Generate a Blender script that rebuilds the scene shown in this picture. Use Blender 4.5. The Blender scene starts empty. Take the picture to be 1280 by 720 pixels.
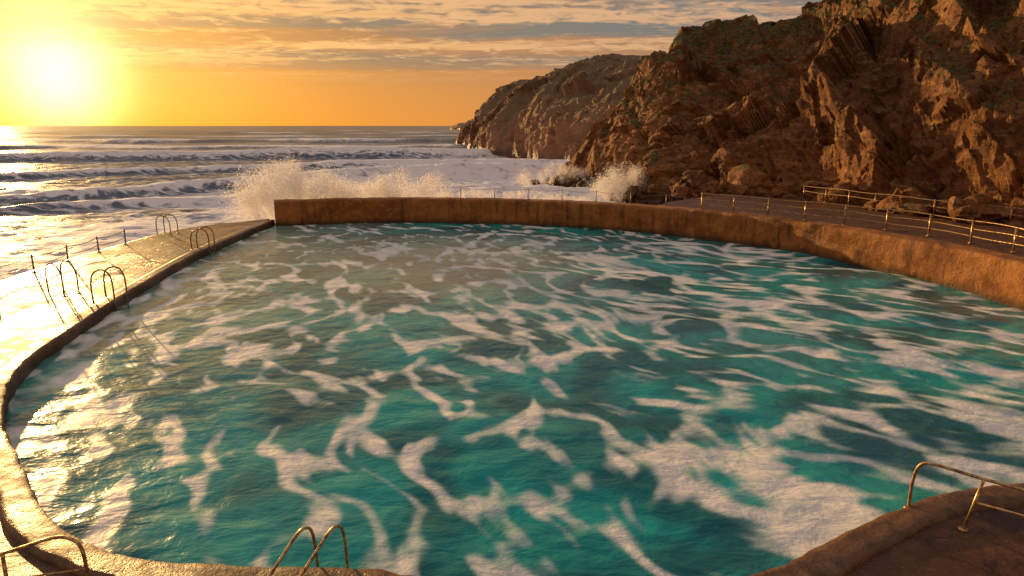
import bpy, bmesh, math, numpy as np
from mathutils import Vector, Matrix
rng=np.random.default_rng(7)
scene=bpy.context.scene
SUN_EL=math.radians(6.5); SUN_AZ=math.radians(-38)      # azimuth from +Y, negative = towards -X
sd=Vector((math.sin(SUN_AZ)*math.cos(SUN_EL),math.cos(SUN_AZ)*math.cos(SUN_EL),math.sin(SUN_EL)))

# ---------------- numpy noise ----------------
def _h(i,j,k,s):
    n=(i.astype(np.int64)*73856093)^(j.astype(np.int64)*19349663)^(k.astype(np.int64)*83492791)^(s*2654435761)
    n=n&0xffffffff
    n=((n^(n>>15))*2246822519)&0xffffffff
    n=((n^(n>>13))*3266489917)&0xffffffff
    return ((n^(n>>16))&0xffffff)/16777215.0
def vn(x,y,z=None,s=0):
    flat=z is None
    if flat: z=np.zeros_like(x)
    xi=np.floor(x);yi=np.floor(y);zi=np.floor(z)
    fx=x-xi;fy=y-yi;fz=z-zi
    u=fx*fx*fx*(fx*(fx*6-15)+10);v=fy*fy*fy*(fy*(fy*6-15)+10);w=fz*fz*(3-2*fz)
    r=0
    for a in (0,1):
        for b in (0,1):
            for c in ((0,) if flat else (0,1)):
                r=r+_h(xi+a,yi+b,zi+c,s)*(u if a else 1-u)*(v if b else 1-v)*(1 if flat else (w if c else 1-w))
    return r*2-1
def fbm(x,y,z=None,o=4,s=0,ridge=False):
    r=0;a=1;t=0
    for i in range(o):
        n=vn(x,y,z,s+i*17)
        if ridge: n=1-2*np.abs(n)
        r=r+a*n;t+=a;a*=.5
        x,y=x*2.03+3.1,y*2.03+1.7
        if z is not None: z=z*2.03+5.3
    return r/t
def worley(x,y,z,s=0,facet=False):
    flat=z is None
    if flat: z=np.zeros_like(x)
    xi=np.floor(x);yi=np.floor(y);zi=np.floor(z)
    f1=np.full(x.shape,9.);f2=np.full(x.shape,9.);cid=np.zeros(x.shape);pl=np.zeros(x.shape)
    for a in (-1,0,1):
        for b in (-1,0,1):
            for c in ((0,) if flat else (-1,0,1)):
                i=xi+a;j=yi+b;k=zi+c
                dx=x-i-_h(i,j,k,s);dy=y-j-_h(i,j,k,s+5);dz=0 if flat else z-k-_h(i,j,k,s+9)
                d=np.sqrt(dx*dx+dy*dy+dz*dz)
                h=_h(i,j,k,s+13)
                m=d<f1
                f2=np.where(m,f1,np.minimum(f2,d)); cid=np.where(m,h,cid); f1=np.where(m,d,f1)
                if facet: pl=np.where(m,dx*(_h(i,j,k,s+21)-.5)+dy*(_h(i,j,k,s+22)-.5)+dz*(_h(i,j,k,s+23)-.5),pl)
    return (f1,f2,cid,pl*2) if facet else (f1,f2,cid)
def sstep(a,b,x):
    t=np.clip((x-a)/(b-a),0,1);return t*t*(3-2*t)
# ---------------- mesh helpers ----------------
def new_obj(name,verts,faces,mat=None,smooth=False,parent=None):
    me=bpy.data.meshes.new(name); me.from_pydata([tuple(v) for v in verts],[],faces); me.update()
    ob=bpy.data.objects.new(name,me); scene.collection.objects.link(ob)
    if mat: me.materials.append(mat)
    if smooth: me.polygons.foreach_set('use_smooth',[True]*len(me.polygons))
    if parent: ob.parent=parent
    return ob
def grid_mesh(name,V,mat,smooth=True,attr=None,keep=None):
    n,m,_=V.shape
    me=bpy.data.meshes.new(name)
    idx=np.arange(n*m).reshape(n,m)
    q=np.stack([idx[:-1,:-1],idx[1:,:-1],idx[1:,1:],idx[:-1,1:]],-1).reshape(-1,4)
    if keep is not None: q=q[keep.reshape(-1)[q].all(1)]
    me.vertices.add(n*m); me.vertices.foreach_set('co',V.reshape(-1).astype(np.float32))
    me.loops.add(q.size); me.loops.foreach_set('vertex_index',q.reshape(-1).astype(np.int32))
    me.polygons.add(len(q)); me.polygons.foreach_set('loop_start',(np.arange(len(q))*4).astype(np.int32))
    me.polygons.foreach_set('loop_total',np.full(len(q),4,np.int32))
    me.update(calc_edges=True)
    me.polygons.foreach_set('use_smooth',np.full(len(q),smooth))
    if attr is not None:
        for k,a in attr.items():
            at=me.attributes.new(k,'FLOAT','POINT'); at.data.foreach_set('value',a.reshape(-1).astype(np.float32))
    me.materials.append(mat)
    ob=bpy.data.objects.new(name,me); scene.collection.objects.link(ob)
    return ob
def catmull(P,k):
    P=np.array(P,float); Q=np.vstack([2*P[0]-P[1],P,2*P[-1]-P[-2]]); out=[]
    for i in range(1,len(Q)-2):
        for t in np.arange(k)/k:
            a,b,c,d=Q[i-1:i+3]
            out.append(.5*((2*b)+(-a+c)*t+(2*a-5*b+4*c-d)*t*t+(-a+3*b-3*c+d)*t**3))
    out.append(Q[-2]); return np.array(out)
def resample(P,step):
    d=np.r_[0,np.cumsum(np.linalg.norm(np.diff(P,axis=0),axis=1))]
    n=int(d[-1]/step)+1; t=np.linspace(0,d[-1],n)
    return np.stack([np.interp(t,d,P[:,i]) for i in range(P.shape[1])],1)
def outward(P,side):
    T=np.gradient(P,axis=0); T/=np.linalg.norm(T,axis=1)[:,None]
    return np.stack([-T[:,1],T[:,0]],1)*side
def sweep(name,P,side,prof,mat,rough=.04,sub=.25,smooth=True):
    prof=resample(np.array(prof,float),sub) if sub else np.array(prof,float)
    N=outward(P,side)
    V=np.zeros((len(P),len(prof),3))
    V[:,:,0]=P[:,None,0]+N[:,None,0]*prof[None,:,0]
    V[:,:,1]=P[:,None,1]+N[:,None,1]*prof[None,:,0]
    V[:,:,2]=prof[None,:,1]
    x,y,z=V[...,0],V[...,1],V[...,2]
    D=fbm(x*1.1,y*1.1,z*1.4,4,3)*rough+fbm(x*5,y*5,z*5,3,8)*rough*.4
    V[...,0]+=N[:,None,0]*D*-1; V[...,1]+=N[:,None,1]*D*-1; V[...,2]+=D*.5
    ob=grid_mesh(name,V,mat,smooth)
    return ob,V
class Tubes:
    def __init__(s): s.v=[];s.f=[]
    def tube(s,pts,r,seg=8):
        pts=[Vector(p) for p in pts]; base=len(s.v); n=len(pts)
        up=None
        for i,p in enumerate(pts):
            t=(pts[min(i+1,n-1)]-pts[max(i-1,0)]).normalized()
            if up is None:
                up=t.orthogonal().normalized()
            up=(up-t*up.dot(t)).normalized(); w=t.cross(up)
            for k in range(seg):
                a=2*math.pi*k/seg
                s.v.append(p+up*(math.cos(a)*r)+w*(math.sin(a)*r))
        for i in range(n-1):
            for k in range(seg):
                a=base+i*seg+k;b=base+i*seg+(k+1)%seg
                s.f.append((a,b,b+seg,a+seg))
        s.f.append(tuple(base+k for k in range(seg))[::-1]); s.f.append(tuple(base+(n-1)*seg+k for k in range(seg)))
    def plate(s,c,r,h=.02): s.tube([(c[0],c[1],c[2]),(c[0],c[1],c[2]+h)],r,12)
    def make(s,name,mat): return new_obj(name,s.v,s.f,mat,True)
def smoothpath(P,k=6): return [tuple(p) for p in catmull(P,k)]

# ---------------- node helper ----------------
class NT:
    def __init__(s,tree): s.t=tree; s.n=tree.nodes; s.l=tree.links
    def node(s,typ,props=None,**ins):
        n=s.n.new(typ)
        for k,v in (props or {}).items(): setattr(n,k,v)
        for k,v in ins.items():
            key=int(k[1:]) if k[0]=='_' and k[1:].isdigit() else k.replace('_',' ')
            s.set(n.inputs[key],v)
        return n
    def set(s,sock,v):
        if isinstance(v,bpy.types.NodeSocket): s.l.new(v,sock)
        elif isinstance(v,bpy.types.Node): s.l.new(v.outputs[0],sock)
        else:
            if isinstance(v,tuple) and len(v)==3 and sock.type=='RGBA': v=(*v,1)
            sock.default_value=v
    def m(s,op,a,b=0.,c=0.,clamp=False):
        n=s.n.new('ShaderNodeMath'); n.operation=op; n.use_clamp=clamp
        s.set(n.inputs[0],a); s.set(n.inputs[1],b); s.set(n.inputs[2],c); return n.outputs[0]
    def vm(s,op,a,b=(0,0,0)):
        n=s.n.new('ShaderNodeVectorMath'); n.operation=op
        s.set(n.inputs[0],a)
        if op=='SCALE': s.set(n.inputs[3],b)
        else: s.set(n.inputs[1],b)
        return n.outputs['Value'] if op in('DOT_PRODUCT','LENGTH') else n.outputs[0]
    def mr(s,x,a,b,c=0.,d=1.,smooth=True):
        n=s.n.new('ShaderNodeMapRange'); n.interpolation_type='SMOOTHSTEP' if smooth else 'LINEAR'
        for i,v in enumerate((x,a,b,c,d)): s.set(n.inputs[i],v)
        return n.outputs[0]
    def mix(s,f,a,b,blend='MIX'):
        n=s.n.new('ShaderNodeMix'); n.data_type='RGBA'; n.blend_type=blend
        s.set(n.inputs[0],f); s.set(n.inputs[6],a); s.set(n.inputs[7],b); return n.outputs[2]
    def noise(s,v,scale,detail=4.,rough=.5,dist=0.):
        n=s.n.new('ShaderNodeTexNoise'); s.set(n.inputs['Vector'],v); s.set(n.inputs['Scale'],scale)
        s.set(n.inputs['Detail'],detail); s.set(n.inputs['Roughness'],rough); s.set(n.inputs['Distortion'],dist); return n
    def bump(s,h,strength,dist,normal=None):
        n=s.n.new('ShaderNodeBump'); s.set(n.inputs['Height'],h); s.set(n.inputs['Strength'],strength); s.set(n.inputs['Distance'],dist)
        if normal is not None: s.set(n.inputs['Normal'],normal)
        return n.outputs[0]
def mat(name):
    m=bpy.data.materials.new(name); m.use_nodes=True; t=NT(m.node_tree)
    b=m.node_tree.nodes['Principled BSDF']; t.b=b
    t.co=t.node('ShaderNodeTexCoord').outputs['Object']; 
    return m,t

# ---------------- world ----------------
w=bpy.data.worlds.new("World"); scene.world=w; w.use_nodes=True
t=NT(w.node_tree); bg=w.node_tree.nodes['Background']; BS=.12
sky=t.node('ShaderNodeTexSky',dict(sky_type='NISHITA',sun_disc=False,sun_elevation=SUN_EL,sun_rotation=SUN_AZ,air_density=1.2,dust_density=2.))
g=t.node('ShaderNodeTexCoord').outputs['Generated']
d=t.vm('NORMALIZE',g)
sp=t.node('ShaderNodeSeparateXYZ',None,_0=d); zz=t.m('MAXIMUM',sp.outputs[2],0.)
gd=Vector((math.sin(math.radians(-32.6))*math.cos(math.radians(3.2)),math.cos(math.radians(-32.6))*math.cos(math.radians(3.2)),math.sin(math.radians(3.2))))
dot=t.vm('DOT_PRODUCT',d,tuple(gd)); dotc=t.m('MAXIMUM',dot,0.)
near=t.m('POWER',dotc,6.)
near2=t.m('POWER',dotc,42.)
horiz=t.mix(near,(.62,.24,.08),(.88,.33,.028))
mid=t.mix(near,(.24,.16,.125),(.42,.17,.05))
zen=(.25,.29,.36)
c=t.mix(t.mr(zz,0.,.14,smooth=False),horiz,mid)
c=t.mix(t.mr(zz,.13,.5),c,zen)
den=t.m('ADD',zz,.03)
px=t.m('DIVIDE',sp.outputs[0],den); py=t.m('DIVIDE',sp.outputs[1],den)
cv=t.node('ShaderNodeCombineXYZ',None,_0=px,_1=py,_2=0.)
rot=t.node('ShaderNodeMapping',None,Vector=cv); rot.inputs['Rotation'].default_value=(0,0,math.radians(-60)); rot.inputs['Scale'].default_value=(.26,.95,1)
n1=t.noise(rot,.80,6.,.62,.9).outputs[0]
n2=t.noise(cv,3.6,5.,.65,.8).outputs[0]
nn=t.m('ADD',t.m('MULTIPLY',n1,.60),t.m('MULTIPLY',n2,.40))
up=t.mr(zz,.05,.10)
dk=t.m('MULTIPLY',t.mr(t.noise(rot,.5,4.,.6,.7).outputs[0],.42,.55),up)
c=t.mix(t.m('MULTIPLY',dk,.9),c,t.mix(near,(.14,.165,.175),(.26,.165,.095)))
cl=t.mr(nn,.455,.57)
clm=t.m('MULTIPLY',cl,up)
ccol=t.mix(near,(.66,.37,.21),(1.0,.53,.17))
c=t.mix(t.m('MULTIPLY',clm,.9),c,ccol)
low=t.m('MULTIPLY',t.mr(t.noise(t.node('ShaderNodeCombineXYZ',None,_0=t.m('MULTIPLY',sp.outputs[0],5.),_1=t.m('MULTIPLY',sp.outputs[1],5.),_2=t.m('MULTIPLY',zz,60.)),1.,4.,.55,.5).outputs[0],.5,.7),t.mr(zz,.0,.03))
c=t.mix(t.m('MULTIPLY',low,.4),c,(.58,.23,.08))
g1=t.m('MULTIPLY',t.m('POWER',dotc,700.),2.2); g2=t.m('MULTIPLY',near2,.36)
c=t.mix(1.,c,t.vm('SCALE',(1.,.76,.36),g1),'ADD')
c=t.mix(1.,c,t.vm('SCALE',(1.,.48,.07),g2),'ADD')
c=t.vm('SCALE',c,1/BS)
tot=t.vm('ADD',c,t.vm('SCALE',sky.outputs[0],.10))
t.set(bg.inputs[0],tot); bg.inputs[1].default_value=BS
w.cycles.sampling_method='MANUAL'; w.cycles.sample_map_resolution=512
# ---------------- sun ----------------
L=bpy.data.lights.new('sun','SUN'); L.energy=5.; L.angle=math.radians(.6); L.color=(1,.60,.22)
so=bpy.data.objects.new('sun',L); scene.collection.objects.link(so)
so.rotation_euler=(-sd).to_track_quat('-Z','Y').to_euler()
so.location=(-60,100,40)

# ---------------- materials ----------------
def pool_material():
    m,t=mat('pool_water'); co=t.co
    A=t.node('ShaderNodeAttribute',dict(attribute_name='foam')).outputs['Fac']
    milk_sheen=t.node('ShaderNodeAttribute',dict(attribute_name='milk_sheen')).outputs['Fac']
    fine=t.noise(co,7.,5.,.75).outputs[0]
    f=t.m('MULTIPLY',A,t.mr(fine,.3,.60,.68,1.08))
    dn=t.noise(co,.22,3.,.55,.5).outputs[0]
    base=t.mix(t.mr(dn,.38,.62),(.0,.12,.135),(.0,.35,.325))
    base=t.mix(milk_sheen,base,(.44,.42,.27))  # pale aerated water, plus golden sky reflection painted into its colour
    base=t.mix(t.mr(A,.02,.5,0.,.5),base,(.12,.47,.43))
    col=t.mix(f,base,(.93,.88,.81))
    t.set(t.b.inputs['Base Color'],col)
    t.set(t.b.inputs['Roughness'],t.m('ADD',t.m('MULTIPLY',f,.4),.2))
    t.b.inputs['IOR'].default_value=1.33
    st=t.node('ShaderNodeMapping',None,Vector=co); st.inputs['Scale'].default_value=(1,1.4,1)
    h=t.noise(st,1.0,4.,.55,.3).outputs[0]
    t.set(t.b.inputs['Normal'],t.bump(h,.45,.22))
    return m
def sea_material():
    m,t=mat('sea_water'); co=t.co
    at=t.node('ShaderNodeAttribute',dict(attribute_name='foam')).outputs['Fac']
    wn=t.noise(co,.12,2.,.6); p=t.vm('ADD',co,t.vm('SCALE',t.vm('SUBTRACT',wn.outputs[1],(.5,.5,.5)),9.))
    mp=t.node('ShaderNodeMapping',None,Vector=p); mp.inputs['Scale'].default_value=(.5,1,.05)
    vo=t.node('ShaderNodeTexVoronoi',dict(feature='DISTANCE_TO_EDGE'),Vector=mp,Scale=.45)
    ns=t.noise(mp,.8,6.,.68).outputs[0]
    s=t.m('ADD',t.m('MULTIPLY',t.mr(vo.outputs[0],0.,.25,1.,0.),.35),t.mr(ns,.3,.7))
    lo=t.m('SUBTRACT',1.10,at)
    f=t.m('MULTIPLY',t.mr(s,lo,t.m('ADD',lo,.7)),t.mr(at,.02,.25))
    base=t.mix(t.m('MULTIPLY',at,.5),(.05,.07,.09),(.16,.24,.36))
    t.set(t.b.inputs['Base Color'],t.mix(f,base,(.97,.94,.93)))
    t.set(t.b.inputs['Roughness'],t.m('ADD',t.m('MULTIPLY',f,.4),.3)); t.b.inputs['IOR'].default_value=1.33
    st=t.node('ShaderNodeMapping',None,Vector=co); st.inputs['Scale'].default_value=(.6,1.2,1)
    t.set(t.b.inputs['Normal'],t.bump(t.noise(st,.8,5.,.62).outputs[0],.8,.4))
    return m
M_pool=pool_material(); M_sea=sea_material()

def concrete(name,c1,c2,c3,rough=(.18,.6),bump=.03,scale=1.,spec=.5,streak=.6):
    m,t=mat(name); co=t.co
    a=t.noise(co,.35*scale,4.,.6,.3).outputs[0]; b=t.noise(co,2.2*scale,6.,.7).outputs[0]; cc=t.noise(co,14*scale,4.,.7).outputs[0]
    col=t.mix(t.mr(a,.38,.62),c1,c2)
    col=t.mix(t.m('MULTIPLY',t.mr(b,.45,.7),.8),col,c3)
    if streak:
        vs=t.node('ShaderNodeMapping',None,Vector=co); vs.inputs['Scale'].default_value=(1.6,1.6,.18)
        strk=t.noise(vs,1.5,4.,.65).outputs[0]
        col=t.mix(t.m('MULTIPLY',t.mr(strk,.5,.68),streak),col,(.03,.02,.012))
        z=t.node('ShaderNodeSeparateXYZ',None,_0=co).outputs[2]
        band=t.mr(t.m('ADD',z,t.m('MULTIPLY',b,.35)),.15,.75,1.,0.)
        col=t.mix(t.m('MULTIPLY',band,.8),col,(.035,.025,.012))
    else:
        ck=t.node('ShaderNodeTexVoronoi',dict(feature='DISTANCE_TO_EDGE'),Vector=t.vm('ADD',co,t.vm('SCALE',t.noise(co,1.5,3.,.6).outputs[1],.9)),Scale=.33)
        col=t.mix(t.m('MULTIPLY',t.mr(ck.outputs[0],.0,.014,1.,0.),.8),col,(.012,.007,.004))
        col=t.mix(t.m('MULTIPLY',t.mr(cc,.60,.70),.7),col,(.50,.28,.11))  # bright specks: wet glints painted into the surface colour
    col=t.mix(t.m('MULTIPLY',t.mr(cc,.35,.7),.4 if streak else .15),col,(.02,.012,.008))
    t.set(t.b.inputs['Base Color'],col); t.b.inputs['Specular IOR Level'].default_value=spec
    t.set(t.b.inputs['Roughness'],t.mr(t.m('ADD',t.m('MULTIPLY',a,.6),t.m('MULTIPLY',b,.4)),.4,.6,rough[0],rough[1]))
    t.set(t.b.inputs['Normal'],t.bump(t.m('ADD',b,t.m('MULTIPLY',cc,.35)),.9,bump))
    return m
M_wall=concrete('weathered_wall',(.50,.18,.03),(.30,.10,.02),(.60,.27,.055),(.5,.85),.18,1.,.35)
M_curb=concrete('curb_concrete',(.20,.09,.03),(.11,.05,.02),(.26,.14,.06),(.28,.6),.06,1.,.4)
M_deck=concrete('wet_deck',(.10,.036,.010),(.045,.016,.006),(.17,.07,.022),(.20,.55),.08,1.,.36,0)
M_prom=concrete('wet_promenade',(.14,.055,.016),(.075,.03,.01),(.22,.10,.036),(.3,.65),.12,1.,.35,0)

def rock(name,painted_haze=0.,dark=1.,vegk=0.):
    m,t=mat(name); co=t.co
    tl=t.node('ShaderNodeMapping',None,Vector=co); tl.inputs['Rotation'].default_value=(.5,.6,.3); tl.inputs['Scale'].default_value=(1,1,3.)
    a=t.noise(co,.12,4.,.6,.4).outputs[0]; b=t.noise(tl,.5,6.,.7,.5).outputs[0]; cc=t.noise(co,2.5,6.,.75).outputs[0]
    k=lambda *v:tuple(x*dark for x in v)
    col=t.mix(t.mr(a,.4,.62),k(.20,.080,.027),k(.36,.155,.052))
    col=t.mix(t.m('MULTIPLY',t.mr(b,.5,.66),.7),col,k(.52,.28,.115))
    col=t.mix(t.m('MULTIPLY',t.mr(cc,.52,.34),.75),col,(.02,.012,.008))
    geo=t.node('ShaderNodeNewGeometry'); nz=t.node('ShaderNodeSeparateXYZ',None,_0=geo.outputs['True Normal']).outputs[2]
    z=t.node('ShaderNodeSeparateXYZ',None,_0=co).outputs[2]
    veg=t.m('ADD',t.m('MULTIPLY',nz,.75),t.m('MULTIPLY',t.mr(z,5.,22.,smooth=False),.62+vegk))
    veg=t.m('ADD',veg,t.m('MULTIPLY',t.m('SUBTRACT',t.noise(co,.35,6.,.7).outputs[0],.5),2.2))
    vm_=t.mr(veg,.66,.90)
    col=t.mix(t.m('MULTIPLY',vm_,.9),col,t.mix(t.mr(cc,.4,.6),(.025,.030,.006),(.13,.115,.018)))
    wet=t.mr(t.m('ADD',z,t.m('MULTIPLY',b,2.)),1.2,3.5,1.,0.)
    col=t.mix(t.m('MULTIPLY',wet,.75),col,(.015,.011,.009))
    if painted_haze: col=t.mix(painted_haze,col,(.50,.33,.23))  # aerial haze painted into the base colour of the distant rock
    t.set(t.b.inputs['Base Color'],col); t.set(t.b.inputs['Roughness'],t.mr(wet,0.,1.,.8,.35))
    t.b.inputs['Specular IOR Level'].default_value=.25
    t.set(t.b.inputs['Normal'],t.bump(t.m('ADD',t.m('MULTIPLY',b,.8),t.m('MULTIPLY',cc,.35)),1.,.6))
    return m
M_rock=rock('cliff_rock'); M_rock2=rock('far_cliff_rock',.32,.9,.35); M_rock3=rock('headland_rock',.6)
def metal(name,c1,c2):
    m,t=mat(name); n=t.noise(t.co,9.,5.,.7).outputs[0]
    t.set(t.b.inputs['Base Color'],t.mix(t.mr(n,.42,.6),c1,c2)); t.b.inputs['Metallic'].default_value=.75
    t.set(t.b.inputs['Roughness'],t.mr(n,.4,.6,.28,.6)); t.set(t.b.inputs['Normal'],t.bump(n,.3,.01)); return m
M_metal=metal('brass_stained_steel',(.62,.42,.18),(.25,.13,.06))
M_metal2=metal('galvanised_steel',(.35,.28,.22),(.12,.07,.04))

# ---------------- pool outline ----------------
curb=[(-19.6,56),(-19.5,50),(-19.2,41),(-17.9,31),(-16.9,25.4),(-16.1,21.6),(-15,19),(-13.3,16.5),(-11,14),(-9.4,12.3),(-8,11.3),(-6.8,10.8),(-5.5,10.6),(-4.1,10.5),(-2.7,10.5),(-1.1,10.2),(1,9.7),(3.1,10),(4.8,10.6),(6.4,11.6),(7.8,12.4),(9.1,13),(11.2,13.5),(14.5,14.5),(18,16),(20.5,17.5)]
outer=[(-20.6,57.5),(-25.3,51),(-26,41),(-25.8,31),(-25.6,25),(-25.6,20),(-25.6,15),(-25.5,9),(-25.5,3),(-24,-3),(-20,-8),(-16,-12),(-12,-12),(-8,-12),(-5,-12),(-2,-12),(1,-12),(4,-12),(8,-12),(12,-12),(16,-12),(20,-12),(26,-10),(32,-4),(36,2),(36,10)]
wallp=[(-19.3,55.2),(-14.6,56.6),(-9.5,57.3),(-2.7,56.8),(3.9,55),(10,51.8),(14.1,48.4),(17.2,44.8),(19.6,40.8),(21.2,36.7),(22.3,33),(22.9,29.2),(23,25),(22.3,21),(20.3,17.3)]
CP=catmull(curb,16); OP=catmull(outer,16)
cs=resample(CP,.2)
o,V=sweep('pool_curb',cs,-1,[(-.02,-2.),(0,.38),(.05,.45),(.6,.47),(.66,.43),(.68,.2)],M_curb,.08,.12)
R=50; ss=np.linspace(0,1,R)**1.6
N=outward(CP,-1)
inn=CP+N*.6
V=np.zeros((len(CP),R+1,3))
V[:,:R,:2]=inn[:,None]*(1-ss)[None,:,None]+OP[:,None]*ss[None,:,None]
V[:,:R,2]=.36+fbm(V[:,:R,0]*.25,V[:,:R,1]*.25,o=4,s=4)*.06
V[:,R,:2]=OP; V[:,R,2]=-3.
grid_mesh('concrete_deck',V,M_deck)
WP=resample(catmull(wallp,12),.22)
o,V=sweep('pool_wall',WP,1,[(0,-2),(0,.25),(.02,1.0),(.05,1.9),(.12,2.0),(1.4,2.03),(1.5,1.9),(1.5,-3)],M_wall,.14,.16)
capv=[];capf=[]
for e,fl in ((V[0],1),(V[-1],0)):
    b=len(capv); capv+= [tuple(p) for p in e]; f=list(range(b,b+len(e))); capf.append(f if fl else f[::-1])
cap=new_obj('wall_end',capv,capf,M_wall); cap.parent=o
PP=resample(catmull(wallp[5:],12),.4)
o,V=sweep('promenade',PP,1,[(1.45,1.0),(1.47,1.93),(1.6,1.96),(16,1.9),(16.1,-3)],M_prom,.14,.35)
capv=[tuple(p) for p in V[0]]; cap=new_obj('edge_face',capv+[(V[0][0][0],V[0][0][1],-3)],[list(range(len(capv)+1))],M_wall); cap.parent=o

# ---------------- pool water: foam drawn out along a swirling current ----------------
pi=math.pi
ST=.065
x0,x1,y0,y1=-20.5,24,9,58.5
gx=np.arange(x0,x1,ST);gy=np.arange(y0,y1,ST)
X,Y=np.meshgrid(gx,gy,indexing='ij')
def bil(A,px,py):
    u=np.clip((px-x0)/ST,0,A.shape[0]-1.001);v=np.clip((py-y0)/ST,0,A.shape[1]-1.001)
    i=u.astype(int);j=v.astype(int);fu=u-i;fv=v-j
    return (A[i,j]*(1-fu)+A[i+1,j]*fu)*(1-fv)+(A[i,j+1]*(1-fu)+A[i+1,j+1]*fu)*fv
def blur(A,n):
    for _ in range(n):
        A=.5*A+.25*(np.roll(A,1,0)+np.roll(A,-1,0)); A=.5*A+.25*(np.roll(A,1,1)+np.roll(A,-1,1))
    return A
# domain-warped cells give the net of foam around clear patches
w1x=2.2*fbm(X*.16,Y*.16,o=3,s=401);w1y=2.2*fbm(X*.16+7,Y*.16,o=3,s=402)
w2x=.55*fbm(X*.7,Y*.7,o=3,s=403);w2y=.55*fbm(X*.7+7,Y*.7,o=3,s=404)
ca,sa=math.cos(math.radians(20)),math.sin(math.radians(20))
U=(X+w1x+w2x)*ca+(Y+w1y+w2y)*sa; W_=-(X+w1x+w2x)*sa+(Y+w1y+w2y)*ca
f1,f2,_=worley(U*.50,W_*.24,None,420); net1=np.exp(-((f2-f1)/.10)**2)+.5*np.exp(-((f2-f1)/.28)**2)
f1,f2,_=worley(U*1.15+3,W_*.62,None,421); net2=np.exp(-((f2-f1)/.12)**2)+.35*np.exp(-((f2-f1)/.3)**2)
f1,f2,_=worley((X+w2x)*2.6,(Y+w2y)*2.0,None,422); net3=np.exp(-((f2-f1)/.16)**2)
psi=3.4*fbm(X*.085,Y*.085,o=2,s=301)+1.3*fbm(X*.25+4,Y*.25,o=2,s=302)
vx=np.gradient(psi,ST,axis=1)+.30+.40*sstep(-2,14,X); vy=-np.gradient(psi,ST,axis=0)-.80+.35*sstep(0,14,X)
sp_=np.sqrt(vx*vx+vy*vy)+.2; vx/=sp_;vy/=sp_
src=sstep(-.1,.5,fbm(X*2.0,Y*2.0,o=4,s=322))+.4*net3
mix_=net1*1.0+net2*.45+net3*.12
px_,py_=X.copy(),Y.copy(); hs=.10
acc=0;wt=0;sm=0;ws=0
for k in range(34):
    u=bil(vx,px_,py_);v=bil(vy,px_,py_)
    px_=px_-u*hs;py_=py_-v*hs
    w_=math.exp(-(k/18)**2); acc=acc+bil(src,px_,py_)*w_; wt+=w_
    if k<16: w_=math.exp(-(k/8)**2); sm=sm+bil(mix_,px_,py_)*w_; ws+=w_
lic=acc/wt; netw=sm/ws
nrm=lambda a:(a-a.mean())/a.std()
patch=fbm(X*.14+5,Y*.14,o=3,s=331)
Fv=nrm(netw)*1.0+nrm(lic)*.62+nrm(patch)*.42
Fv=blur(Fv,1)
Fu=1/(1+np.exp(-1.7*nrm(Fv)))
dens=.27+.15*sstep(-10,8,X)+.06*sstep(30,14,Y)-.16*sstep(36,48,Y)*sstep(8,-4,X)
foam=np.clip((Fu-(1-dens-.22))/(dens+.26),0,1)
foam=.45*foam+.55*sstep(0,1,foam)
foam*=.72+.28*sstep(-1.2,1.0,nrm(lic))
foam=np.clip(foam*1.1,0,1)
dp=np.hypot((X+3)/8,(Y-40)/11)
big=fbm(X*.13+2,Y*.11,o=3,s=31)
milk_sheen=.75*sstep(1.35,.1,dp)+.42*sstep(-4,-15,X)*sstep(14,32,Y)+.12*big
milk_sheen=np.clip(milk_sheen,0,.8)
Z=.05*fbm(X*.45,Y*.6,o=3,s=21)+.025*fbm(X*1.2+1,Y*1.5,o=2,s=22)
Z+=.06*np.sin(Y*.9+X*.35+2*fbm(X*.12,Y*.12,o=2,s=24))*sstep(-12,4,X)
def inpoly(px,py,poly):
    r=np.zeros(px.shape,bool); n=len(poly)
    for i in range(n):
        xa,ya=poly[i];xb,yb=poly[(i+1)%n]
        if ya==yb: continue
        c=((ya>py)!=(yb>py))&(px<(xb-xa)*(py-ya)/(yb-ya)+xa); r^=c
    return r
big_poly=np.vstack([resample(CP+outward(CP,-1)*.3,1.),resample(WP+outward(WP,1)*.7,1.)[::-1]])
grid_mesh('pool_water',np.stack([X,Y,Z],-1),M_pool,True,dict(foam=foam,milk_sheen=milk_sheen),inpoly(X,Y,big_poly))

# ---------------- sea ----------------
def geo(a,b,r,st):
    o=[];x=a;s=st
    while x<b: o.append(x); x+=s; s*=r
    return np.array(o+[b])
xr=geo(40,25000,1.09,.7); xl=-geo(140,25000,1.07,.7)[::-1]
gx=np.r_[xl,np.arange(-139.4,40,.6),xr]
gy=np.r_[-geo(2,6000,1.5,3)[::-1],np.arange(-0,20,2.),np.arange(20,150,.45),geo(150,25000,1.013,.5)]
X,Y=np.meshgrid(gx,gy,indexing='ij')
Z=np.full(X.shape,-.5); F=np.zeros(X.shape)
crests=[([(-300,-140),(-100,22),(-60,60),(-40,78),(-20,84),(10,84),(40,80)],1.0,1.6,1.1),
 ([(-400,-150),(-100,50),(-57,80),(-37,103),(-22,118),(9,127),(60,130)],2.6,3.0,1.25),
 ([(-100,105),(-60,128),(-30,146),(10,152),(60,150)],1.5,2.8,1.1),
 ([(-600,80),(-250,150),(-130,174),(-33,200),(60,215)],2.7,4.5,1.25),
 ([(-700,230),(-200,262),(0,285)],1.6,7,1.2),([(-900,330),(-200,370),(50,380)],2.2,9,1.3),
 ([(-1500,480),(0,520)],2.,12,1.),([(-3000,680),(0,730)],2.,15,.9),([(-3000,1000),(0,1040)],2.,22,.7)]
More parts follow.
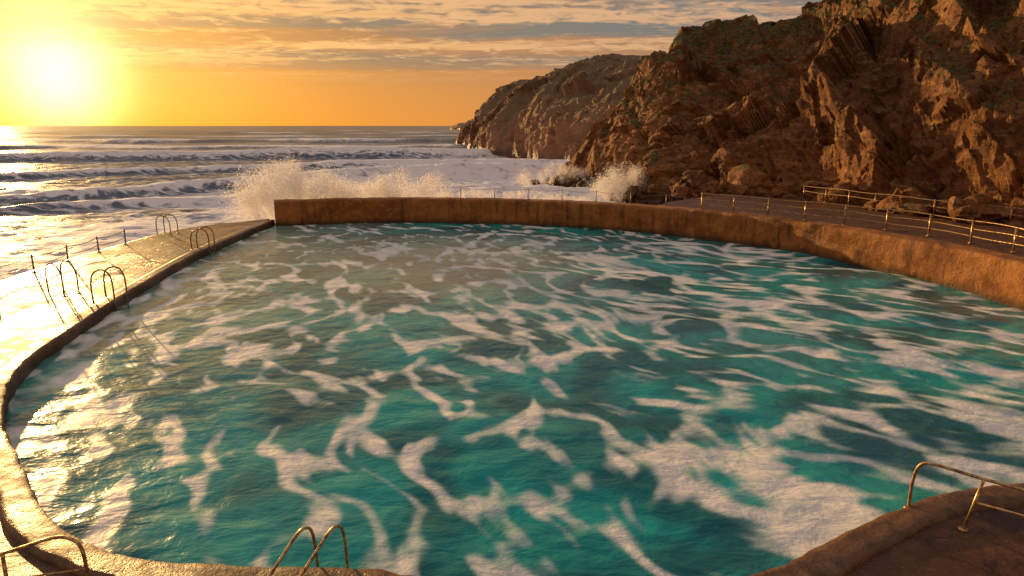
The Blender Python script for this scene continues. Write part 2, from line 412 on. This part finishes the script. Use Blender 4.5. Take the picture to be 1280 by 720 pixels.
for i,(pts,h,wd,fo) in enumerate(crests):
    pts=np.array(pts,float)
    yc=np.interp(X,pts[:,0],pts[:,1])+fbm(X*.03,Y*0,o=3,s=50+i)*wd*2.2+fbm(X*.2,Y*.1,o=3,s=60+i)*wd*.25
    dd=Y-yc
    amp=h*(.65+.5*fbm(X*.02+9,Y*0+i,o=2,s=70+i))
    fr=np.exp(-(dd/wd)**2);bk=np.exp(-(dd/(wd*3.2))**2)
    Z+=amp*np.where(dd<0,fr,bk)-.25*amp*np.exp(-((dd+2.4*wd)/(wd*1.6))**2)
    brk=sstep(-.4,.2,fbm(X*.02+i*3,Y*0,o=3,s=80+i)+(.35 if i in(0,1,3) else .12))
    F+=fo*brk*np.where(dd<0,np.exp(-((dd+.1*wd)/(wd*.7))**2),np.exp(-(dd/(wd*1.3))**2))
    F+=.50*fo*brk*np.where(dd>0,np.exp(-dd/(wd*6)),0)
    F+=.35*fo*brk*np.exp(-((dd+3.2*wd)/(wd*1.2))**2)
nearm=sstep(230,120,Y)
Z+=.38*fbm(X*.13,Y*.20,o=4,s=90)*sstep(900,100,Y)+.14*fbm(X*.7,Y*.9,o=3,s=91)*nearm
rough_=sstep(-40,-10,X)*sstep(170,120,Y)*sstep(56,66,Y)
Z+=rough_*(.45*np.abs(fbm(X*.22+3,Y*.3,o=4,s=93,ridge=True)))
Z+=.35*fbm(X*.02,Y*.06,o=3,s=95)*sstep(4000,300,Y)
wwz=sstep(-50,-12,X)*sstep(200,115,Y)*.75+sstep(105,75,Y)*sstep(-55,-25,X)*.6
wwz+=.75*sstep(-33,-2,X+(-Y+205)*.12)*sstep(330,200,Y)
wwz+=.5*sstep(-42,-27,X)*sstep(95,60,Y)
F+=wwz*(.75+.8*fbm(X*.06,Y*.09,o=3,s=99))
F+=.36*sstep(500,60,Y)
struct=np.vstack([resample(OP,2.),np.array([(36,28),(40,60),(20,60)]),(WP+outward(WP,1)*.8)[:len(WP)//2:4][::-1]])
ins=inpoly(X,Y,struct); Z=np.where(ins,-2.8,Z)
grid_mesh('sea',np.stack([X,Y,Z],-1),M_sea,True,dict(foam=np.clip(F,0,1.25)))

# ---------------- cliffs ----------------
def cliff(name,foot,ridge,back,mat_,nt,ns,scale=1.,pw=.8,seed=0,amp=1.,e=(.2,.9,.4),tip=.14):
    F_=catmull(foot,20);R_=catmull(ridge,20);B_=catmull(back,20)
    ii=np.arange(len(F_))
    al=np.r_[0,np.cumsum(np.linalg.norm(np.diff((F_+R_)/2,axis=0),axis=1))]; k=np.interp(np.linspace(0,al[-1],nt),al,ii)
    f=lambda A:np.stack([np.interp(k,ii,A[:,j]) for j in range(3)],1)
    F_,R_,B_=f(F_),f(R_),f(B_)
    s=np.linspace(0,1,ns); s2=np.linspace(0,1,ns//5)[1:]
    V=F_[:,None]*(1-s)[None,:,None]+R_[:,None]*s[None,:,None]
    V[:,:,2]=F_[:,None,2]+(R_-F_)[:,None,2]*(s**pw)[None]
    W=R_[:,None]*(1-s2)[None,:,None]+B_[:,None]*s2[None,:,None]
    W[:,:,2]=R_[:,None,2]+(B_-R_)[:,None,2]*(s2**1.5)[None]
    V=np.concatenate([V,W],1)
    T=np.gradient(V,axis=0);S=np.gradient(V,axis=1)
    Nn=np.cross(T,S); Nn/=np.linalg.norm(Nn,axis=-1)[...,None]+1e-9
    if Nn[:,:ns,0].mean()>0: Nn=-Nn
    P=V/scale
    e=np.array(e);e/=np.linalg.norm(e); g_=np.cross(e,(-.85,-.3,.3)); g_/=np.linalg.norm(g_); h_=np.cross(e,g_)
    a=P@e;b=P@g_;c_=P@h_
    w1=fbm(a*.07,b*.07,c_*.07,3,seed+1)*5; w2=fbm(a*.3,b*.3,c_*.3,3,seed+4)*1.4; w3=fbm(a*1.1,b*1.1,c_*1.1,2,seed+9)*.35
    D=5.4*fbm(a*.022,(b+w1)*.075,c_*.04,3,seed+2,True)
    f1,f2,cid,pl=worley((a+w2+w1*.5)*.07,(b+w2)*.15,(c_-w2)*.12,seed+3,True)
    D+=1.4*(cid-.5)+3.6*pl
    f1,f2,cid,pl=worley((a+w2)*.24,(b-w2)*.40,(c_+w2)*.34,seed+5,True)
    D+=.40*(cid-.5)+1.1*pl
    f1,f2,cid,pl=worley((a+w3)*.75,(b-w3)*1.0,(c_+w3)*.9,seed+6,True)
    D+=.16*(cid-.5)+.38*pl
    D+=.6*fbm(a*.18,b*.25,c_*.2,4,seed+7,True)+.13*fbm(a*1.8,b*1.8,c_*1.8,3,seed+8)
    D*=scale*amp
    tt=np.linspace(0,1,nt)[:,None]
    D-=1.3*scale*amp*sstep(tip*.6,tip*1.5,tt)
    sall=np.r_[s,1+s2]
    damp=np.where(sall<1,1-.6*sstep(.75,1.,sall),.4)[None,:]
    damp=damp*(.22+.78*sstep(0,tip,tt))
    V=V+Nn*(D*damp)[...,None]
    return grid_mesh(name,V,mat_,False)
foot=[(6.5,103,-1),(8.5,99,-1),(10.5,95,-1),(13,90,-1),(15.5,84,-1),(17.5,77,-1),(20,71,-.5),(24,66,.5),(27.5,60,1.2),(30,52,1.5),(33,44,1.5),(38,34,1.5),(46,24,1),(60,10,0)]
ridge=[(7.2,104,0),(9.4,104,3.1),(13.1,106,6.8),(18.1,108,11.3),(23.2,110,16.8),(26.4,114,21.6),(29.9,116,23.4),(36,112,24.2),(42.1,106,25.2),(46.8,98,26.2),(50,88,27.4),(54,72,29),(60,55,30),(72,35,32)]
back=[(9,107,-1),(14,112,-1),(22,120,-1),(32,128,-1),(45,135,2),(58,138,8),(68,136,15),(76,130,18),(84,120,20),(90,105,22),(94,90,24),(98,72,26),(104,55,28),(112,35,30)]
cliff('rocky_cliff',foot,ridge,back,M_rock,640,380,1.,.72,11,1.,(.2,.9,.4),.26)
foot=[(-25,350,-1),(-19,300,-1),(-14,258,-1),(-10,232,-1),(-3,208,-1),(4,190,-1),(11,168,-1),(25,145,-1),(42,130,-1)]
ridge=[(-22,348,2.5),(-14.4,328,7.6),(-8.5,312,13.7),(-1.6,285,20.8),(3,268,23.8),(14.4,255,25.6),(27.5,245,28.3),(39.4,235,29.3),(60.9,210,27)]
back=[(-15,360,-1),(-2,350,-1),(20,350,0),(45,340,12),(70,330,20),(90,320,24),(110,300,28),(130,280,30),(150,250,30)]
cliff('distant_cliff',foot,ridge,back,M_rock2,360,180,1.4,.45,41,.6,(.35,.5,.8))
foot=[(-150,1650,-2),(-120,1580,-2),(-80,1500,-2),(-20,1450,-2),(60,1400,-2)]
ridge=[(-148,1655,1),(-120,1620,14),(-75,1560,17),(-10,1520,22),(80,1480,30)]
back=[(-140,1680,-2),(-90,1760,0),(0,1760,10),(100,1700,20),(250,1650,30)]
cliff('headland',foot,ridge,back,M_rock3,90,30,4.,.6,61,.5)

def ico(sub):
    bm=bmesh.new(); bmesh.ops.create_icosphere(bm,subdivisions=sub,radius=1); v=np.array([x.co[:] for x in bm.verts]); f=[[q.index for q in p.verts] for p in bm.faces]; bm.free(); return v,f
iv,iff=ico(4)
bv=[];bf=[]
line=resample(np.array([(5.5,103),(9,95),(12.5,87),(15,79),(16.5,72),(18.5,66),(24.,63),(27,58),(29,51),(32,44),(36,36)],float),.9)
for p in line:
    for q in range(2):
        r=abs(rng.normal(.5,.3))+.2
        if rng.random()<.12: r*=1.8
        c0=np.array([p[0]+rng.normal(0,1.0),p[1]+rng.normal(0,1.),0])
        c0[2]=(-.4 if p[1]>68 else 1.9)+r*.2
        sc=r*np.array([rng.uniform(.7,1.4),rng.uniform(.7,1.3),rng.uniform(.5,.95)])
        th=rng.uniform(0,6.28); v=iv.copy()
        f1,f2,cid,pl=worley(v[:,0]*1.1+c0[0]*7,v[:,1]*1.1+c0[1]*3,v[:,2]*1.1,5,True)
        v=v*(1+.35*(cid-.5)+.5*pl+.08*fbm(v[:,0]*4+c0[0],v[:,1]*4,v[:,2]*4,3,3))[:,None]*sc
        v=np.stack([v[:,0]*math.cos(th)-v[:,1]*math.sin(th),v[:,0]*math.sin(th)+v[:,1]*math.cos(th),v[:,2]],1)+c0
        b=len(bv); bv+=v.tolist(); bf+=[[i+b for i in f] for f in iff]
new_obj('boulders',bv,bf,M_rock)

# ---------------- spray ----------------
ms,t=mat('sea_spray'); t.b.inputs['Base Color'].default_value=(.94,.92,.9,1); t.b.inputs['Roughness'].default_value=.8
tr=t.node('ShaderNodeBsdfTranslucent',None,Color=(.96,.93,.9,1)); mx=t.node('ShaderNodeMixShader',None,_0=.5,_1=t.b.outputs[0],_2=tr)
t.l.new(mx.outputs[0],ms.node_tree.nodes['Material Output'].inputs[0])
def splash(name,cx,cy,z0,width,height,n,depth=1.6,lean=0.,seed=1):
    r=np.random.default_rng(seed)
    nj=int(14+width*3); P=[];S=[]
    for j in range(nj):
        u=r.uniform(-1,1); bx=cx+u*width*.42; by=cy+r.normal(0,depth*.4)
        hh=height*(1-.6*u*u)*r.uniform(.3,1.)
        vz=math.sqrt(2*9.8*hh); vx=u*width*.18+r.normal(0,.7)+lean; vy=r.normal(0,.5)
        k=int(n/nj*r.uniform(.4,1.6)); tt=r.uniform(0,1,k)**.9*vz/9.8*1.6
        sp_=.12+.40*tt/(vz/9.8)
        q=np.stack([bx+vx*tt,by+vy*tt,z0+vz*tt-4.9*tt*tt],1)
        q+=r.normal(0,1,(k,3))*sp_[:,None]*np.array([.8,.8,.75])*height/4
        P.append(q);S.append(r.gamma(2.,.014,k)+.011)
    P=np.vstack(P);S=np.concatenate(S); m=P[:,2]>z0-.4;P=P[m];S=S[m]
    A=r.normal(0,1,(len(P),3,3)); A/=np.linalg.norm(A,axis=-1)[...,None]
    V=(P[:,None]+A*S[:,None,None]).reshape(-1,3)
    nf=len(P)
    me=bpy.data.meshes.new(name); me.vertices.add(nf*3); me.vertices.foreach_set('co',V.reshape(-1).astype(np.float32))
    me.loops.add(nf*3); me.loops.foreach_set('vertex_index',np.arange(nf*3).astype(np.int32))
    me.polygons.add(nf); me.polygons.foreach_set('loop_start',(np.arange(nf)*3).astype(np.int32)); me.polygons.foreach_set('loop_total',np.full(nf,3,np.int32))
    me.update(calc_edges=True); me.materials.append(ms)
    ob=bpy.data.objects.new(name,me); scene.collection.objects.link(ob); return ob
splash('wave_splash',-19.0,60.5,-.3,9.0,5.0,170000,2.0,-.3,11)
splash('wave_splash.001',-10.0,63,-.3,8,4.1,100000,1.6,.2,12)
splash('wave_splash.002',13.6,78,-.3,8,3.8,80000,2.,-.4,3)
splash('wave_splash.003',-2,70,-.3,22,1.9,60000,2.,0,4)
splash('wave_splash.004',6,98,-.3,10,3.0,40000,2.,0,5)

# ---------------- railings ----------------
T=Tubes()
rp=resample(catmull([(13.9,50.2),(16.2,47.6),(19.2,44.2),(21.9,40.6),(23.4,37.6),(24.3,34.),(24.6,30.2),(24.6,26),(24,22)],10),.3)
def railing(T,path,z0,h,every,rails,rp_=.05,rr=.032,lean=0):
    d=np.r_[0,np.cumsum(np.linalg.norm(np.diff(path,axis=0),axis=1))]
    for hh in rails:
        T.tube([(p[0],p[1],z0+hh+.03*math.sin(i*.35+hh*3)) for i,p in enumerate(path)],rr,6)
    for s in np.arange(.1,d[-1],every):
        x=np.interp(s,d,path[:,0]);y=np.interp(s,d,path[:,1]); a,b=rng.normal(0,.02,2)
        T.tube([(x,y,z0-.1),(x+a,y+b,z0+h)],rp_,8); T.plate((x,y,z0),.11,.04)
railing(T,rp,1.98,1.25,2.6,[1.2,.8,.4]); T.make('promenade_railing',M_metal)
T=Tubes()
rp=resample(catmull([(24.5,57.5),(27.,50.5),(29.6,44.),(33,38),(35,32)],10),.3)
railing(T,rp,1.95,1.2,2.4,[1.15,.7]); T.make('promenade_railing.001',M_metal)
T=Tubes()
W2=WP+outward(WP,1)*.9; d=np.r_[0,np.cumsum(np.linalg.norm(np.diff(W2,axis=0),axis=1))]
pts=[]
for s in np.arange(15.5,38,2.9):
    x=np.interp(s,d,W2[:,0]);y=np.interp(s,d,W2[:,1]); T.tube([(x,y,1.9),(x,y,2.95)],.035,6); T.plate((x,y,2.02),.09,.03); pts.append((x,y))
sg=[]
for a,b in zip(pts[:-1],pts[1:]):
    for k in range(6):
        q=k/6; sg.append((a[0]*(1-q)+b[0]*q,a[1]*(1-q)+b[1]*q,2.88-.12*math.sin(q*pi)))
sg.append((*pts[-1],2.88)); T.tube(sg,.014,5)
T.make('wall_chain_fence',M_metal2)
T=Tubes()
rp=[(-25.4,29.5),(-25.5,32.6),(-25.5,35.5),(-25.6,38.5),(-25.6,41.5),(-25.6,44.5)]
for i,(x,y) in enumerate(rp):
    T.tube([(x,y,.2),(x+.03*(i%2),y,1.35)],.045,8); T.plate((x,y,.38),.12,.03)
for hh in (1.25,.8):
    path=[]
    for a,b in zip(rp[:-1],rp[1:]):
        for k in range(6):
            q=k/6; path.append((a[0]*(1-q)+b[0]*q,a[1]*(1-q)+b[1]*q,hh-.10*math.sin(q*pi)))
    path.append((*rp[-1],hh)); T.tube(path,.022,6)
T.make('deck_railing',M_metal2)
def ladder(name,c,dirv,w,h=1.3,z=.4,r=.03,m=M_metal,steps=True,back=.75,front=.35):
    T=Tubes(); dv=Vector((*dirv,0)).normalized(); sv=Vector((-dv.y,dv.x,0)); c=Vector((*c,0))
    for s in (-w/2,w/2):
        o_=c+sv*s
        P=[o_-dv*back+Vector((0,0,z-.1)),o_-dv*back+Vector((0,0,z+h*.55)),o_-dv*back*.75+Vector((0,0,z+h*.88)),o_-dv*back*.2+Vector((0,0,z+h)),o_+dv*front*.6+Vector((0,0,z+h*.9)),o_+dv*front+Vector((0,0,z+h*.6)),o_+dv*front+Vector((0,0,z)),o_+dv*front+Vector((0,0,-1.0 if steps else z-.1))]
        T.tube(smoothpath([tuple(p) for p in P],5),r,8); q=o_-dv*back; T.plate((q.x,q.y,z-.02),.08,.03)
    if steps:
        for zz_ in (.15,-.15,-.45):
            a=c+dv*front-sv*w/2;b=c+dv*front+sv*w/2; T.tube([(a.x,a.y,zz_),(b.x,b.y,zz_)],.028,6)
    return T.make(name,m)
ladder('pool_ladder',(-17.75,29.4),(1,-.2),.75,1.45,.42,.035,M_metal2)
ladder('pool_ladder.001',(-19.4,42.6),(1,0),.8,1.3,.42,.035,M_metal2)
ladder('sea_ladder',(-25.3,49.2),(-1,.2),.8,1.3,.4,.035,M_metal2)
ladder('grab_rail',(-21.3,31.2),(-.9,.4),.7,1.4,.4,.035,M_metal2,False)
T=Tubes()
for dx,dy in ((0,0),(-.52,-.05)):
    T.tube(smoothpath([(-3.85+dx,9.35+dy,.3),(-3.45+dx,9.85+dy,.82),(-3.12+dx,10.25+dy,1.27),(-3.0+dx,10.42+dy,1.30),(-2.95+dx,10.55+dy,1.12),(-2.95+dx,10.68+dy,.6),(-2.95+dx,10.75+dy,-.6)],6),.028,10)
    T.plate((-3.85+dx,9.35+dy,.34),.07,.03)
for z in (.2,-.1): T.tube([(-2.95,10.72,z),(-3.47,10.67,z)],.022,8)
T.make('pool_ladder.002',M_metal)
T=Tubes()
T.tube(smoothpath([(-10.2,8.4,1.22),(-9.2,9.1,1.25),(-8.2,9.7,1.28),(-7.65,10.05,1.32),(-7.3,10.02,1.3),(-7.12,9.95,1.15),(-7.1,9.95,.7),(-7.1,9.95,.3)],6),.03,10)
T.tube([(-8.25,9.67,.3),(-8.22,9.67,1.27)],.03,10); T.tube([(-9.9,8.6,.3),(-9.9,8.6,1.22)],.03,10)
T.tube([(-9.9,8.6,.8),(-8.23,9.67,.8),(-7.1,9.95,.8)],.018,8)
for p in ((-8.25,9.67,.37),(-7.1,9.95,.37),(-9.9,8.6,.37)): T.plate(p,.09,.03)
T.make('hand_rail',M_metal)
T=Tubes()
T.tube(smoothpath([(8.12,12.5,.3),(8.12,12.5,.95),(8.17,12.42,1.38),(8.35,12.22,1.5),(8.94,11.65,1.5),(10.2,10.6,1.5),(12,9.1,1.5),(14,7.4,1.5)],6),.032,10)
T.tube([(8.75,11.75,.3),(8.92,11.66,1.5)],.03,10); T.tube([(11.4,9.6,.3),(11.5,9.52,1.5)],.03,10)
T.tube([(8.84,11.7,1.0),(10.2,10.55,1.02),(12,9.05,1.02),(14,7.35,1.02)],.022,8)
for p in ((8.12,12.5,.37),(8.75,11.75,.37),(11.4,9.6,.37)): T.plate(p,.09,.03)
T.make('hand_rail.001',M_metal)

# ---------------- camera ----------------
cam=bpy.data.cameras.new('camera'); cam.sensor_width=36; cam.lens=36*850/1280; cam.clip_end=60000; cam.clip_start=.1
co=bpy.data.objects.new('camera',cam); scene.collection.objects.link(co); co.location=(0,0,8)
co.rotation_euler=(math.radians(90)-math.atan(203/850),0,0)
scene.camera=co
scene.view_settings.view_transform='Standard'; scene.view_settings.look='None'; scene.view_settings.exposure=0
